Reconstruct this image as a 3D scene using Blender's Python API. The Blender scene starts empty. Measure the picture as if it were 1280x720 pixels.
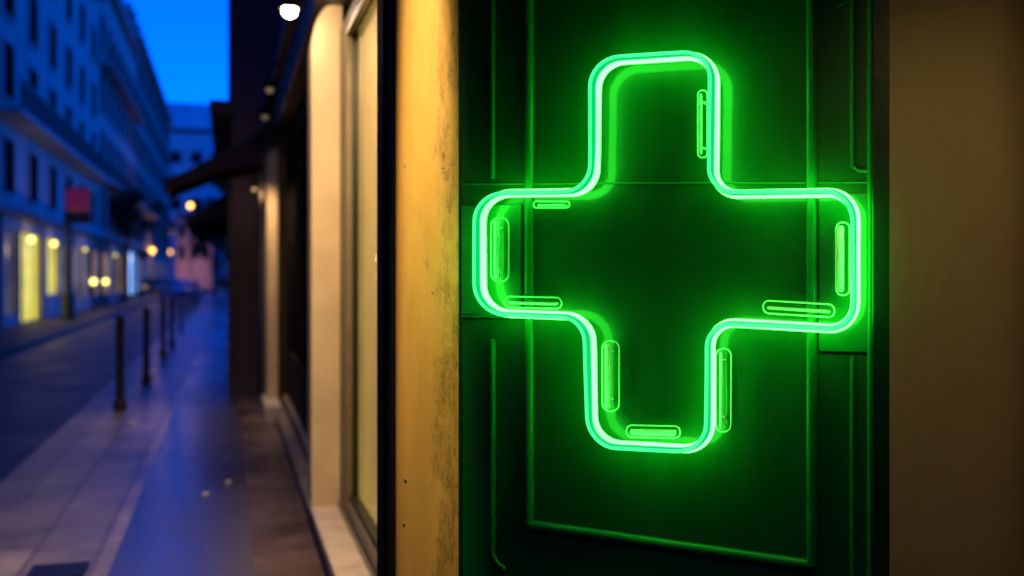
import bpy, bmesh, math, random
from mathutils import Vector, Matrix
random.seed(7)
R = math.radians
S = bpy.context.scene
COL = S.collection

# ------------------------------------------------------------------ camera model
F = 1300.0; CX = 640.0; HZ = 345.0; EYE = 1.6
TH = math.atan(355.0 / F)
FW = Vector((math.sin(TH), math.cos(TH), 0)); RT = Vector((math.cos(TH), -math.sin(TH), 0))
def pix(x, y, d):
    """world point that the photo shows at (x, y), at depth d"""
    return Vector((0, 0, EYE)) + FW * d + RT * ((x - CX) / F * d) + Vector((0, 0, 1)) * ((HZ - y) / F * d)

# ------------------------------------------------------------------ materials
def mat(name, col, rough=0.6, metal=0.0, noise=0.0, nscale=8.0, col2=None, bump=0.0, bscale=60.0, coat=0.0,
        emit=None, es=1.0, trans=0.0, rvar=0.0, spec=0.5, stretch=None, ior=None):
    m = bpy.data.materials.new(name); m.use_nodes = True
    nt = m.node_tree; n = nt.nodes; L = nt.links
    p = n['Principled BSDF']
    p.inputs['Base Color'].default_value = (*col, 1)
    p.inputs['Roughness'].default_value = rough
    p.inputs['Metallic'].default_value = metal
    p.inputs['Coat Weight'].default_value = coat
    p.inputs['Coat Roughness'].default_value = .07
    p.inputs['Transmission Weight'].default_value = trans
    p.inputs['Specular IOR Level'].default_value = spec
    if ior: p.inputs['IOR'].default_value = ior
    if emit:
        p.inputs['Emission Color'].default_value = (*emit, 1); p.inputs['Emission Strength'].default_value = es
    if noise or bump or rvar:
        tc = n.new('ShaderNodeTexCoord'); mp = n.new('ShaderNodeMapping'); L.new(tc.outputs['Object'], mp.inputs[0])
        if stretch: mp.inputs['Scale'].default_value = stretch
        t = n.new('ShaderNodeTexNoise'); t.inputs['Scale'].default_value = nscale; t.inputs['Detail'].default_value = 8
        t.inputs['Roughness'].default_value = 0.65
        L.new(mp.outputs[0], t.inputs['Vector'])
        rp = n.new('ShaderNodeValToRGB'); rp.color_ramp.elements[0].position = 0.35; rp.color_ramp.elements[1].position = 0.68
        c2 = col2 or tuple(c * (1 - noise) for c in col)
        rp.color_ramp.elements[0].color = (*c2, 1); rp.color_ramp.elements[1].color = (*col, 1)
        L.new(t.outputs[0], rp.inputs[0])
        if noise: L.new(rp.outputs[0], p.inputs['Base Color'])
        if rvar:
            mr = n.new('ShaderNodeMapRange'); mr.inputs[1].default_value = 0.3; mr.inputs[2].default_value = 0.7
            mr.inputs[3].default_value = max(0.03, rough - rvar); mr.inputs[4].default_value = min(1, rough + rvar)
            L.new(t.outputs[0], mr.inputs[0]); L.new(mr.outputs[0], p.inputs['Roughness'])
        if bump:
            t2 = n.new('ShaderNodeTexNoise'); t2.inputs['Scale'].default_value = bscale; t2.inputs['Detail'].default_value = 6
            L.new(mp.outputs[0], t2.inputs['Vector'])
            b = n.new('ShaderNodeBump'); b.inputs['Strength'].default_value = bump; b.inputs['Distance'].default_value = 0.01
            L.new(t2.outputs[0], b.inputs['Height']); L.new(b.outputs[0], p.inputs['Normal'])
            if coat: L.new(b.outputs[0], p.inputs['Coat Normal'])
    return m

def slab_mat(name, c1, c2, joint, bw, bh, rough, along=True):
    """paving slabs / blocks: brick pattern + wear"""
    m = mat(name, c1, rough, noise=0.5, nscale=1.3, bump=0.25, bscale=45, rvar=0.12, col2=c2)
    nt = m.node_tree; n = nt.nodes; L = nt.links; p = n['Principled BSDF']
    tc = n.new('ShaderNodeTexCoord'); mp = n.new('ShaderNodeMapping')
    mp.inputs['Rotation'].default_value = (0, 0, R(90) if along else 0)
    L.new(tc.outputs['Object'], mp.inputs[0])
    b = n.new('ShaderNodeTexBrick'); b.inputs['Scale'].default_value = 1
    b.inputs['Brick Width'].default_value = bw; b.inputs['Row Height'].default_value = bh
    b.inputs['Mortar Size'].default_value = 0.018; b.inputs['Color1'].default_value = (1, 1, 1, 1)
    b.inputs['Color2'].default_value = (.62, .62, .62, 1); b.inputs['Mortar'].default_value = (joint, joint, joint, 1)
    L.new(mp.outputs[0], b.inputs['Vector'])
    src = p.inputs['Base Color'].links[0].from_socket
    mx = n.new('ShaderNodeMix'); mx.data_type = 'RGBA'; mx.blend_type = 'MULTIPLY'; mx.inputs[0].default_value = 1
    L.new(src, mx.inputs[6]); L.new(b.outputs[0], mx.inputs[7]); L.new(mx.outputs[2], p.inputs['Base Color'])
    return m

def glass_mat(name, tint=(1, 1, 1), rough=0.03):
    m = bpy.data.materials.new(name); m.use_nodes = True
    nt = m.node_tree; n = nt.nodes; L = nt.links; n.remove(n['Principled BSDF'])
    g = n.new('ShaderNodeBsdfGlossy'); g.inputs['Roughness'].default_value = rough
    t = n.new('ShaderNodeBsdfTransparent'); t.inputs[0].default_value = (*tint, 1)
    f = n.new('ShaderNodeFresnel'); f.inputs[0].default_value = 1.22
    mx = n.new('ShaderNodeMixShader'); gm = n.new('ShaderNodeNewGeometry'); iv = n.new('ShaderNodeMath'); iv.operation = 'SUBTRACT'; iv.inputs[0].default_value = 1; L.new(gm.outputs['Backfacing'], iv.inputs[1])
    ml = n.new('ShaderNodeMath'); ml.operation = 'MULTIPLY'; L.new(f.outputs[0], ml.inputs[0]); L.new(iv.outputs[0], ml.inputs[1]); L.new(ml.outputs[0], mx.inputs[0]); L.new(t.outputs[0], mx.inputs[1]); L.new(g.outputs[0], mx.inputs[2])
    L.new(mx.outputs[0], n['Material Output'].inputs[0])
    return m

def emis(name, col, s, base=(0.05, 0.05, 0.05), noise=0.0, nscale=3.0, rough=0.4):
    m = mat(name, base, rough, emit=col, es=s)
    if noise:
        nt = m.node_tree; n = nt.nodes; L = nt.links; p = n['Principled BSDF']
        tc = n.new('ShaderNodeTexCoord'); t = n.new('ShaderNodeTexNoise'); t.inputs['Scale'].default_value = nscale
        L.new(tc.outputs['Object'], t.inputs['Vector'])
        mr = n.new('ShaderNodeMapRange'); mr.inputs[1].default_value = .3; mr.inputs[2].default_value = .7
        mr.inputs[3].default_value = s * (1 - noise); mr.inputs[4].default_value = s * (1 + noise)
        L.new(t.outputs[0], mr.inputs[0]); L.new(mr.outputs[0], p.inputs['Emission Strength'])
    return m

M = {}
M['door'] = mat('door_paint', (.0015, .085, .012), .40, noise=.3, nscale=5, bump=.16, bscale=9, rvar=.08, spec=.3, coat=.42, stretch=(1.6, 1, .5))
M['moulding'] = mat('moulding_lit_green', (.004, .17, .04), .38, noise=.3, nscale=9, bump=.06, bscale=30, spec=.4)  # green raised above the door's to stand in for light on the mouldings
M['rail_lit_green'] = mat('rail_lit_green', (.003, .15, .03), .4, noise=.3, nscale=7, bump=.06, bscale=20, spec=.3, coat=.5)  # brighter than the door paint, light on the lock rail put into the colour
M['frame_paint'] = mat('frame_paint', (.001, .020, .006), .4, noise=.3, nscale=6, bump=.1, bscale=30, spec=.4)
M['white_tube'] = emis('neon_core', (.034, 1, .043), 18.0, noise=.12, nscale=6)
M['cyan_tube'] = emis('neon_outer', (.05, 1, .27), 1.45)
M['mid_tube'] = emis('neon_middle', (.0, 1, .24), .66)
M['acrylic'] = mat('acrylic', (.85, .97, .92), .15, trans=.12, ior=1.45)
M['wire'] = mat('wire', (.02, .06, .03), .4)
M['pier'] = None
M['rplaster'] = mat('wall_plaster', (.46, .36, .17), .75, noise=.28, nscale=2.2, bump=.12, bscale=60, stretch=(1, 1, .4))
M['darkmetal'] = mat('dark_metal', (.012, .011, .009), .75, noise=.3, nscale=9, bump=.1, spec=.08)
M['darkframe'] = mat('dark_frame', (.016, .024, .014), .38, noise=.3, nscale=9, bump=.15, spec=.5)
M['stone_pil'] = mat('pilaster_stone', (.66, .53, .34), .7, noise=.25, nscale=2.5, bump=.25, bscale=24)
M['ledge'] = mat('ledge_stone', (.62, .56, .45), .45, noise=.25, nscale=6, bump=.3, bscale=40, rvar=.1)
M['plinth'] = mat('plinth_stone', (.22, .19, .15), .6, noise=.5, nscale=5, bump=.4, bscale=30)
M['dark_wall'] = mat('dark_render', (.13, .10, .09), .8, noise=.4, nscale=.8, bump=.4, bscale=8)
M['fascia'] = mat('fascia_wood', (.03, .02, .012), .45, noise=.4, nscale=4, bump=.2)
M['glass'] = glass_mat('pane_glass')
M['asphalt'] = mat('road_asphalt', (.038, .04, .046), .5, noise=.45, nscale=.9, bump=.5, bscale=70, rvar=.13)
M['walk'] = mat('sidewalk_asphalt', (.085, .085, .10), .27, noise=.45, nscale=.55, bump=.18, bscale=55, rvar=.09, stretch=(1, .45, 1), spec=1.0)
M['granite'] = slab_mat('granite_slabs', (.50, .44, .43), (.17, .14, .15), .45, 1.9, .36, .34)
M['kerb'] = slab_mat('kerb_granite', (.44, .40, .39), (.17, .15, .15), .4, 1.0, 5, .40)
M['ground'] = mat('far_ground', (.05, .05, .055), .8, noise=.3, nscale=.2)
M['stone_a'] = mat('limestone', (.60, .58, .55), .85, noise=.25, nscale=.25, bump=.3, bscale=3)
M['stone_b'] = mat('grey_limestone', (.55, .48, .45), .85, noise=.25, nscale=.3, bump=.3, bscale=3)
M['stone_c'] = mat('warm_limestone', (.36, .30, .27), .85, noise=.25, nscale=.3, bump=.3, bscale=3)
M['slate'] = mat('zinc_slate', (.06, .062, .07), .5, noise=.4, nscale=1)
M['far_blue'] = mat('far_block', (.5, .5, .55), .8, noise=.3, nscale=.15)
M['pink_wall'] = mat('pink_wall', (.52, .33, .28), .85, noise=.2, nscale=.4)
M['winglass'] = mat('dark_window', (.010, .010, .016), .8, spec=.0)
M['winframe'] = mat('window_frame', (.22, .21, .2), .6)
M['rail'] = mat('balcony_iron', (.012, .012, .014), .5)
M['awn'] = mat('awning_canvas', (.085, .05, .025), .8, noise=.4, nscale=3, bump=.2, bscale=40)
M['bollard'] = mat('bollard_paint', (.012, .013, .012), .42, noise=.3, nscale=20, bump=.1)
M['lampwarm'] = emis('warm_bulb', (1, .60, .24), 14)
M['lamp_main'] = emis('bright_bulb', (1, .80, .52), 38)
M['streetglow'] = emis('street_bulb', (1, .48, .08), 7)
M['shop_y'] = emis('yellow_interior', (.62, .55, .035), 1.5, noise=.25, nscale=.9)
M['shop_o'] = emis('orange_interior', (.20, .115, .06), 1.7, noise=.6, nscale=.8)
M['shop_d'] = emis('dim_interior', (.06, .05, .045), 1.7, noise=.7, nscale=.8)
M['shop_b'] = emis('cold_interior', (.20, .42, 1), 4.5, noise=.3, nscale=.5)
M['globe'] = emis('globe_glow', (1, .82, .16), 5)
M['blind'] = emis('lit_blind', (.62, .43, .085), .52, base=(.3, .22, .1), noise=.22, nscale=2.0, rough=.8)
M['shopwood'] = mat('shop_timber', (.045, .036, .032), .6, noise=.3, nscale=2)
M['shopstone'] = mat('shop_stone', (.5, .44, .38), .8, noise=.3, nscale=1)
M['signred'] = emis('sign_face', (.36, .03, .17), .16, base=(.2, .012, .06))
M['bark'] = mat('bark', (.05, .04, .03), .9, noise=.4, nscale=10, bump=.5)
M['leaf'] = mat('leaf', (.030, .045, .014), .6, noise=.5, nscale=2)
M['carblue'] = mat('car_blue', (.012, .05, .16), .25, coat=.8)
M['cardark'] = mat('car_dark', (.012, .013, .02), .28, coat=.8)
M['tyre'] = mat('tyre', (.01, .01, .01), .8)
M['chrome'] = mat('metal_trim', (.4, .4, .42), .25, metal=1)
M['paper'] = mat('paper', (.8, .78, .74), .7)
M['cover'] = mat('iron_cover', (.02, .021, .025), .4, metal=.6, bump=.6, bscale=60, noise=.3)
M['soffit'] = mat('canopy_soffit', (.02, .018, .016), .7, noise=.3, nscale=3)
M['clay'] = mat('terracotta', (.12, .05, .03), .8, noise=.3)

# plaster of the corner pier: ochre paint, darker worn right part with chips
def pier_mat():
    m = mat('pier_plaster', (.80, .43, .095), .32, noise=.32, nscale=5, bump=.22, bscale=38, rvar=.12, stretch=(1, 1, .22), spec=.5)
    nt = m.node_tree; n = nt.nodes; L = nt.links; p = n['Principled BSDF']
    src = p.inputs['Base Color'].links[0].from_socket
    tc = n.new('ShaderNodeTexCoord')
    # wear: patches with a shape of their own towards the door side of the face
    v = n.new('ShaderNodeMapping'); v.inputs['Scale'].default_value = (1, 1, .28); L.new(tc.outputs['Object'], v.inputs[0])
    t = n.new('ShaderNodeTexNoise'); t.inputs['Scale'].default_value = 21; t.inputs['Detail'].default_value = 9; t.inputs['Roughness'].default_value = .7
    L.new(v.outputs[0], t.inputs['Vector'])
    sx = n.new('ShaderNodeSeparateXYZ'); L.new(tc.outputs['Object'], sx.inputs[0])
    mr = n.new('ShaderNodeMapRange'); mr.inputs[1].default_value = -.125; mr.inputs[2].default_value = -.045
    mr.inputs[3].default_value = -.20; mr.inputs[4].default_value = .06
    L.new(sx.outputs[0], mr.inputs[0])
    ad = n.new('ShaderNodeMath'); ad.operation = 'ADD'; L.new(t.outputs[0], ad.inputs[0]); L.new(mr.outputs[0], ad.inputs[1])
    rp = n.new('ShaderNodeValToRGB'); rp.color_ramp.elements[0].position = .46; rp.color_ramp.elements[1].position = .64
    L.new(ad.outputs[0], rp.inputs[0])
    mx = n.new('ShaderNodeMix'); mx.data_type = 'RGBA'; mx.blend_type = 'MIX'
    L.new(rp.outputs[0], mx.inputs[0]); L.new(src, mx.inputs[6]); mx.inputs[7].default_value = (.50, .27, .05, 1)
    # dark cracks
    w = n.new('ShaderNodeTexVoronoi'); w.feature = 'DISTANCE_TO_EDGE'; w.inputs['Scale'].default_value = 22
    wm = n.new('ShaderNodeMapping'); wm.inputs['Scale'].default_value = (1, 1, .4); L.new(tc.outputs['Object'], wm.inputs[0])
    wn = n.new('ShaderNodeVectorMath'); wn.operation = 'MULTIPLY_ADD'; L.new(t.outputs[1], wn.inputs[0]); wn.inputs[1].default_value = (.25, .25, .25)
    L.new(wm.outputs[0], wn.inputs[2]); L.new(wn.outputs[0], w.inputs['Vector'])
    cr = n.new('ShaderNodeMath'); cr.operation = 'LESS_THAN'; cr.inputs[1].default_value = .03; L.new(w.outputs[0], cr.inputs[0])
    an = n.new('ShaderNodeMath'); an.operation = 'MULTIPLY'; L.new(cr.outputs[0], an.inputs[0]); L.new(rp.outputs[0], an.inputs[1])
    gate = n.new('ShaderNodeMath'); gate.operation = 'GREATER_THAN'; gate.inputs[1].default_value = .50; L.new(t.outputs[0], gate.inputs[0])
    an2 = n.new('ShaderNodeMath'); an2.operation = 'MULTIPLY'; L.new(an.outputs[0], an2.inputs[0]); L.new(gate.outputs[0], an2.inputs[1])
    m3 = n.new('ShaderNodeMix'); m3.data_type = 'RGBA'; L.new(an2.outputs[0], m3.inputs[0]); L.new(mx.outputs[2], m3.inputs[6])
    m3.inputs[7].default_value = (.06, .035, .015, 1)
    L.new(m3.outputs[2], p.inputs['Base Color'])
    b2 = n.new('ShaderNodeBump'); b2.inputs['Strength'].default_value = .6; b2.inputs['Distance'].default_value = .006; b2.invert = True
    L.new(rp.outputs[0], b2.inputs['Height']); L.new(p.inputs['Normal'].links[0].from_socket, b2.inputs['Normal'])
    L.new(b2.outputs[0], p.inputs['Normal'])
    return m
M['pier'] = pier_mat()

# ------------------------------------------------------------------ mesh helpers
class MB:
    def __init__(s): s.bm = bmesh.new()
    def _xf(s, vs, loc, rot):
        mt = Matrix.Translation(loc) @ rot if rot is not None else Matrix.Translation(loc)
        bmesh.ops.transform(s.bm, matrix=mt, verts=vs)
    def box(s, c, d, bev=0.0, rot=None, seg=2):
        r = bmesh.ops.create_cube(s.bm, size=1); vs = r['verts']
        for v in vs: v.co = Vector((v.co.x * d[0], v.co.y * d[1], v.co.z * d[2]))
        if bev:
            es = list({e for v in vs for e in v.link_edges})
            o = bmesh.ops.bevel(s.bm, geom=es, offset=bev, segments=seg, affect='EDGES', profile=.5)
            vs = list({v for f in o['faces'] for v in f.verts} | {v for v in vs if v.is_valid})
        s._xf(vs, Vector(c), rot); return s
    def bx(s, a, b, bev=0.0):
        """box from corner a to corner b"""
        return s.box([(a[i] + b[i]) / 2 for i in range(3)], [abs(a[i] - b[i]) for i in range(3)], bev)
    def prism(s, pts, z0, z1, axis='z'):
        def co(p, t):
            return {'z': (p[0], p[1], t), 'y': (p[0], t, p[1]), 'x': (t, p[0], p[1])}[axis]
        a = [s.bm.verts.new(co(p, z0)) for p in pts]; b = [s.bm.verts.new(co(p, z1)) for p in pts]
        n = len(pts); fs = [s.bm.faces.new(a), s.bm.faces.new(b)]
        for i in range(n): fs.append(s.bm.faces.new((a[i], a[(i + 1) % n], b[(i + 1) % n], b[i])))
        bmesh.ops.recalc_face_normals(s.bm, faces=fs); return s
    def tube(s, pts, r, seg=10, closed=False, cap=True):
        pts = [Vector(p) for p in pts]; n = len(pts); rings = []; up = None
        for i, p in enumerate(pts):
            if closed: t = (pts[(i + 1) % n] - pts[i - 1]).normalized()
            else: t = (pts[min(i + 1, n - 1)] - pts[max(i - 1, 0)]).normalized()
            if up is None:
                up = Vector((0, 0, 1)) if abs(t.z) < .9 else Vector((0, 1, 0))
                if closed: up = Vector((0, 1, 0)) if abs(t.y) < .5 else up
            sd = t.cross(up).normalized(); u2 = sd.cross(t).normalized()
            if not closed: up = u2
            rr = r[i] if isinstance(r, (list, tuple)) else r
            rings.append([s.bm.verts.new(p + (sd * math.cos(a) + u2 * math.sin(a)) * rr) for a in [2 * math.pi * k / seg for k in range(seg)]])
        for i in range(n if closed else n - 1):
            A, B = rings[i], rings[(i + 1) % n]
            for k in range(seg): s.bm.faces.new((A[k], A[(k + 1) % seg], B[(k + 1) % seg], B[k]))
        if cap and not closed:
            s.bm.faces.new(rings[0][::-1]); s.bm.faces.new(rings[-1])
        return s
    def lathe(s, prof, c=(0, 0, 0), seg=20, rot=None):
        rings = []
        for r_, z in prof:
            rings.append([s.bm.verts.new((max(r_, 1e-4) * math.cos(2 * math.pi * k / seg), max(r_, 1e-4) * math.sin(2 * math.pi * k / seg), z)) for k in range(seg)])
        for A, B in zip(rings, rings[1:]):
            for k in range(seg): s.bm.faces.new((A[k], A[(k + 1) % seg], B[(k + 1) % seg], B[k]))
        s.bm.faces.new(rings[0][::-1]); s.bm.faces.new(rings[-1])
        s._xf([v for q in rings for v in q], Vector(c), rot); return s
    def ball(s, c, r, sub=2, sc=(1, 1, 1)):
        o = bmesh.ops.create_icosphere(s.bm, subdivisions=sub, radius=r)
        for v in o['verts']: v.co = Vector((v.co.x * sc[0], v.co.y * sc[1], v.co.z * sc[2])) + Vector(c)
        return s
    def build(s, name, m, parent=None, local=False, smooth=None):
        """world-coordinate mesh hung on parent (local=True: already in the parent's space)"""
        me = bpy.data.meshes.new(name)
        if parent is not None and not local:
            r_ = parent
            while r_.parent: r_ = r_.parent
            off = r_.location
            bmesh.ops.translate(s.bm, verts=s.bm.verts, vec=-Vector(off))
        bmesh.ops.recalc_face_normals(s.bm, faces=s.bm.faces)
        s.bm.to_mesh(me); s.bm.free()
        me.materials.append(M[m] if isinstance(m, str) else m)
        o = bpy.data.objects.new(name, me); COL.objects.link(o)
        if smooth is not None:
            for p in me.polygons: p.use_smooth = True
            me.set_sharp_from_angle(angle=R(smooth))
        if parent is not None: o.parent = parent
        return o

def tag(o, label=None, cat=None, group=None, kind=None):
    if label: o['label'] = label
    if cat: o['category'] = cat
    if group: o['group'] = group
    if kind: o['kind'] = kind
    return o
def empty(name, loc, label, cat, group=None, rz=0):
    o = bpy.data.objects.new(name, None); COL.objects.link(o); o.location = loc; o.rotation_euler = (0, 0, rz); o.empty_display_size = .1
    return tag(o, label, cat, group)
def copy_tree(o, parent=None):
    c = o.copy(); COL.objects.link(c)
    if parent: c.parent = parent
    for ch in [k for k in bpy.data.objects if k.parent == o]: copy_tree(ch, c)
    return c
def struct(o): o['kind'] = 'structure'; return o

# ------------------------------------------------------------------ the setting
M['left_walk'] = slab_mat('brown_paving', (.20, .15, .13), (.08, .06, .055), .5, 1.2, .5, .62)
M['left_walk'].node_tree.nodes['Principled BSDF'].inputs['Specular IOR Level'].default_value = .15
KR = -1.7; KL = -4.6; LF = -6.8          # right kerb, left kerb, left house line
struct(MB().bx((-400, -60, -.30), (400, 500, -.16)).build('ground', 'ground'))
struct(MB().bx((KL, -20, -.159), (KR, 300, -.12)).build('road', 'asphalt'))
struct(MB().bx((KR + .30, -20, -.15), (-.62, 300, 0)).build('paving_strip', 'granite'))
struct(MB().bx((-.62, -20, -.15), (.14, 300, .002)).build('sidewalk', 'walk'))
M['worn'] = slab_mat('worn_paving', (.24, .17, .11), (.018, .014, .016), .65, .6, .45, .34)
struct(MB().bx((.14, -20, -.15), (.9, 300, 0)).build('wall_paving', 'worn'))
struct(MB().bx((KR, -20, -.15), (KR + .30, 300, .006), .012).build('kerb', 'kerb'))
struct(MB().bx((KL - .28, -20, -.15), (KL, 300, .006), .012).build('kerb', 'left_walk'))
struct(MB().bx((LF - .2, -20, -.15), (KL - .28, 300, 0)).build('sidewalk', 'left_walk'))

# iron cover, bottom left
cp = pix(72, 712, 5.62)
e = empty('utility_cover', (cp.x, cp.y, 0), 'dark iron utility cover set in the granite paving at the bottom left', 'cover', rz=0)
MB().bx((-.15, -.16, .002), (.15, .16, .008), .003).build('cover_plate', 'cover', e, local=True)
b = MB()
for i in range(7): b.bx((-.125 + i * .038, -.13, .008), (-.105 + i * .038, .13, .012))
b.build('tread', 'cover', e, local=True)

# crumpled paper
for (x, y, r_, lab) in [(285, 604, .021, 'crumpled white paper scrap on the sidewalk, nearest the shopfront'),
                        (257, 620, .024, 'flattened white paper scrap on the sidewalk, lower left of the other scrap'),
                        (166, 532, .035, 'pale paper scrap lying just beyond the foot of the first bollard')]:
    d = F * EYE / (y - HZ); w = pix(x, y, d)
    b = MB(); b.ball((0, 0, 0), r_, 2, (1.1, 1, .62))
    for v in b.bm.verts: v.co *= random.uniform(.75, 1.15)
    o = b.build('paper_scrap', 'paper'); o.location = (w.x, w.y, r_ * .6); tag(o, lab, 'litter', 'paper scraps on the sidewalk')

# ------------------------------------------------------------------ door plane
Z0 = 3.0
dv = Vector((-2640.0, F)).normalized()               # (right, forward) direction of the door towards the left
U = (RT * -dv.x + FW * -dv.y).normalized()           # along door to the right
NB = Vector((-U.y, U.x, 0))                          # into the wall
if NB.dot(FW) < 0: NB = -NB
ORG = pix(573, HZ, Z0); ORG.z = 0
ROTZ = math.atan2(U.y, U.x)
def dp(x, y, off=0.0):
    """photo pixel -> (u, z) on the plane 'off' metres in front of the door"""
    o = ORG - NB * off; c = Vector((0, 0, EYE))
    r_ = FW + RT * ((x - CX) / F) + Vector((0, 0, 1)) * ((HZ - y) / F)
    t = (o - c).dot(NB) / r_.dot(NB); w = c + r_ * t
    return (w - o).dot(U), w.z
def dl(x, y, off=0.0):
    u, z = dp(x, y, off); return Vector((u, -off, z))
W = dp(1112, 345)[0]
print('door width', W, 'focus', (dp(840, 345)[0] * U + ORG).dot(FW))

door = empty('panelled_door', ORG, 'dark green panelled door with raised mouldings behind the neon cross', 'door', rz=ROTZ)
# leaf, with the centre field recessed between mouldings
uL, uR = dp(662, 345)[0], dp(1015, 345)[0]
zB = dp(662, 655)[1]
TOPZ = 2.62
leaf = MB().bx((-.02, 0, .04), (W + .02, .045, TOPZ)).build('door_leaf', 'door', door, local=True)
def mould(pts, r_=.0105):
    """half-round moulding with a quirk either side, laid along pts on the door face"""
    b = MB(); b.tube(pts, r_, 10); return b
# centre moulding: left, right, bottom (follows the door's own slightly dropped bottom rail)
a0 = dl(662, 655); a1 = dl(1015, 706)
a0.y = a1.y = -.002
def bead(p, q, r_, parent, name='moulding', m='moulding'):
    return MB().tube([p, q], r_, 12).build(name, m, parent, local=True, smooth=50)
bead(Vector((a0.x, -.002, a0.z)), Vector((a0.x, -.002, TOPZ - .05)), .0135, door)
bead(Vector((a1.x, -.002, a1.z)), Vector((a1.x, -.002, TOPZ - .05)), .0135, door)
bead(a0, a1, .0135, door)
# stile flutes: thin raised beads
for (x, y0, y1, r_) in [(616, -120, 224, .008), (616, 424, 690, .010)]:
    u = dp(x, 300)[0]; bead(Vector((u, -.001, dp(x, y1)[1])), Vector((u, -.001, min(TOPZ - .05, dp(x, y0)[1]))), r_, door, 'stile_bead')
for (x, y0, y1, r_) in [(1066, -120, 210, .006), (1066, 446, 760, .006)]:
    u = dp(x, 300)[0]; bead(Vector((u, -.001, dp(x, y1)[1])), Vector((u, -.001, min(TOPZ - .05, dp(x, y0)[1]))), r_, door, 'stile_bead')
# curl at the foot of the lower left bead and the top of the right one
p0 = dl(616, 690); p1 = dl(620, 702); p2 = dl(632, 712)
MB().tube([Vector((p.x, -.001, p.z)) for p in (p0, p1, p2)], .008, 10).build('stile_bead', 'moulding', door, local=True, smooth=50)
p0 = dl(1067, 208); p1 = dl(1072, 213); p2 = dl(1086, 214)
MB().tube([Vector((p.x, -.001, p.z)) for p in (p0, p1, p2)], .005, 10).build('stile_bead', 'moulding', door, local=True, smooth=50)
# lock rail blocks either side of the field
uA, uB = dp(590, 320)[0], dp(653, 320)[0]
MB().bx((.012, -.008, dp(620, 398)[1]), (uB, .002, dp(620, 256)[1]), .003).build('lock_rail', 'rail_lit_green', door, local=True)
MB().bx((dp(1024, 320)[0], -.008, dp(1060, 440)[1]), (dp(1086, 320)[0], .002, dp(1060, 242)[1]), .003).build('lock_rail', 'rail_lit_green', door, local=True)
# thin horizontal joint strip
q0, q1 = dl(577, 230), dl(1086, 228)
MB().tube([Vector((q0.x, -.002, q0.z)), Vector((q1.x, -.002, q1.z))], .0028, 6).build('joint_strip', 'moulding', door, local=True)
q0, q1 = dl(580, 391), dl(600, 391)
MB().tube([Vector((q0.x, -.009, q0.z)), Vector((q1.x, -.009, q1.z))], .0026, 6).build('joint_strip', 'moulding', door, local=True)
# frame strips
fr = MB(); u0 = dp(1091, 345)[0]
fr.bx((u0, -.035, .0), (W + .03, .05, TOPZ + .03), .006); fr.build('door_frame', 'frame_paint', door, local=True)
MB().tube([(u0 - .004, -.014, .05), (u0 - .004, -.014, TOPZ)], .007, 10).build('frame_bead', 'moulding', door, local=True, smooth=50)
MB().bx((.004, -.004, 0), (.014, .05, TOPZ + .03), .002).build('door_frame', 'frame_paint', door, local=True)
MB().bx((-.03, -.05, TOPZ + .0), (W + .03, .05, TOPZ + .12), .004).build('door_head', 'frame_paint', door, local=True)
hl = dl(1046, 8)
MB().tube([hl, hl + Vector((.02, -.012, .004)), hl + Vector((.045, -.012, .010))], .003, 8).build('hinge_pin', 'frame_paint', door, local=True, smooth=50)
MB().bx((0, -.03, 0), (W, .05, .04), .004).build('threshold', 'plinth', door, local=True)

# ------------------------------------------------------------------ neon cross
SO = .085
corners = [(742, 75), (891, 66), (890, 242), (1068, 240), (1068, 413), (886, 403), (885, 565), (738, 556), (735, 397), (598, 391), (598, 242), (741, 239)]
outer = {0, 1, 3, 4, 6, 7, 9, 10}
pc = []
n_ = len(corners)
for i, c in enumerate(corners):
    c = Vector(c); a = Vector(corners[i - 1]); b_ = Vector(corners[(i + 1) % n_])
    rr = 35 if i in outer else 30
    d1 = (a - c).normalized(); d2 = (b_ - c).normalized()
    p1 = c + d1 * rr; p2 = c + d2 * rr
    ln = (p1 - Vector(corners[i - 1])).length
    prev_end = a + (c - a).normalized() * (35 if (i - 1) % n_ in outer else 30)
    for k in range(1, 5): pc.append(prev_end.lerp(p1, k / 5))
    ang = math.pi / 2; ctr = p1 + d2 * rr
    for k in range(0, 9):
        t = k / 8 * ang
        pc.append(ctr - d2 * rr * math.cos(t) - d1 * rr * math.sin(t))
cx_, cz_ = dp(832, 320, SO)
SIGN_O = ORG + U * cx_ - NB * 0; SIGN_O.z = dp(832, 575, SO)[1]
sign = empty('neon_cross_sign', SIGN_O, 'glowing green neon pharmacy cross of doubled glass tubes on the dark door', 'neon sign', rz=ROTZ)
def sl(v): return Vector((v.x - cx_, v.y, v.z - SIGN_O.z))
def path(off, shift=0.0):
    pts = []
    for p in pc:
        u, z = dp(p.x, p.y, SO); pts.append(Vector((u - cx_, -off, z - SIGN_O.z)))
    return pts
def wob(pts, a, ph):
    return [p + Vector((a * math.sin(i * .31 + ph), a * math.sin(i * .23 + ph * 2), a * math.cos(i * .27 + ph))) for i, p in enumerate(pts)]
o = MB().tube(wob(path(.060), .0008, 0), .0112, 14, closed=True).build('neon_tube', 'white_tube', sign, local=True, smooth=60)
o['label'] = 'brightest white-green inner tube'
o = MB().tube(wob(path(.086), .0012, 1), .0062, 12, closed=True).build('neon_tube', 'mid_tube', sign, local=True, smooth=60)
o['label'] = 'dimmer sea-green middle tube'
o = MB().tube(wob(path(.108), .0016, 2.2), .0046, 12, closed=True).build('neon_tube', 'cyan_tube', sign, local=True, smooth=60)
o['label'] = 'sea-green outer tube'
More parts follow.
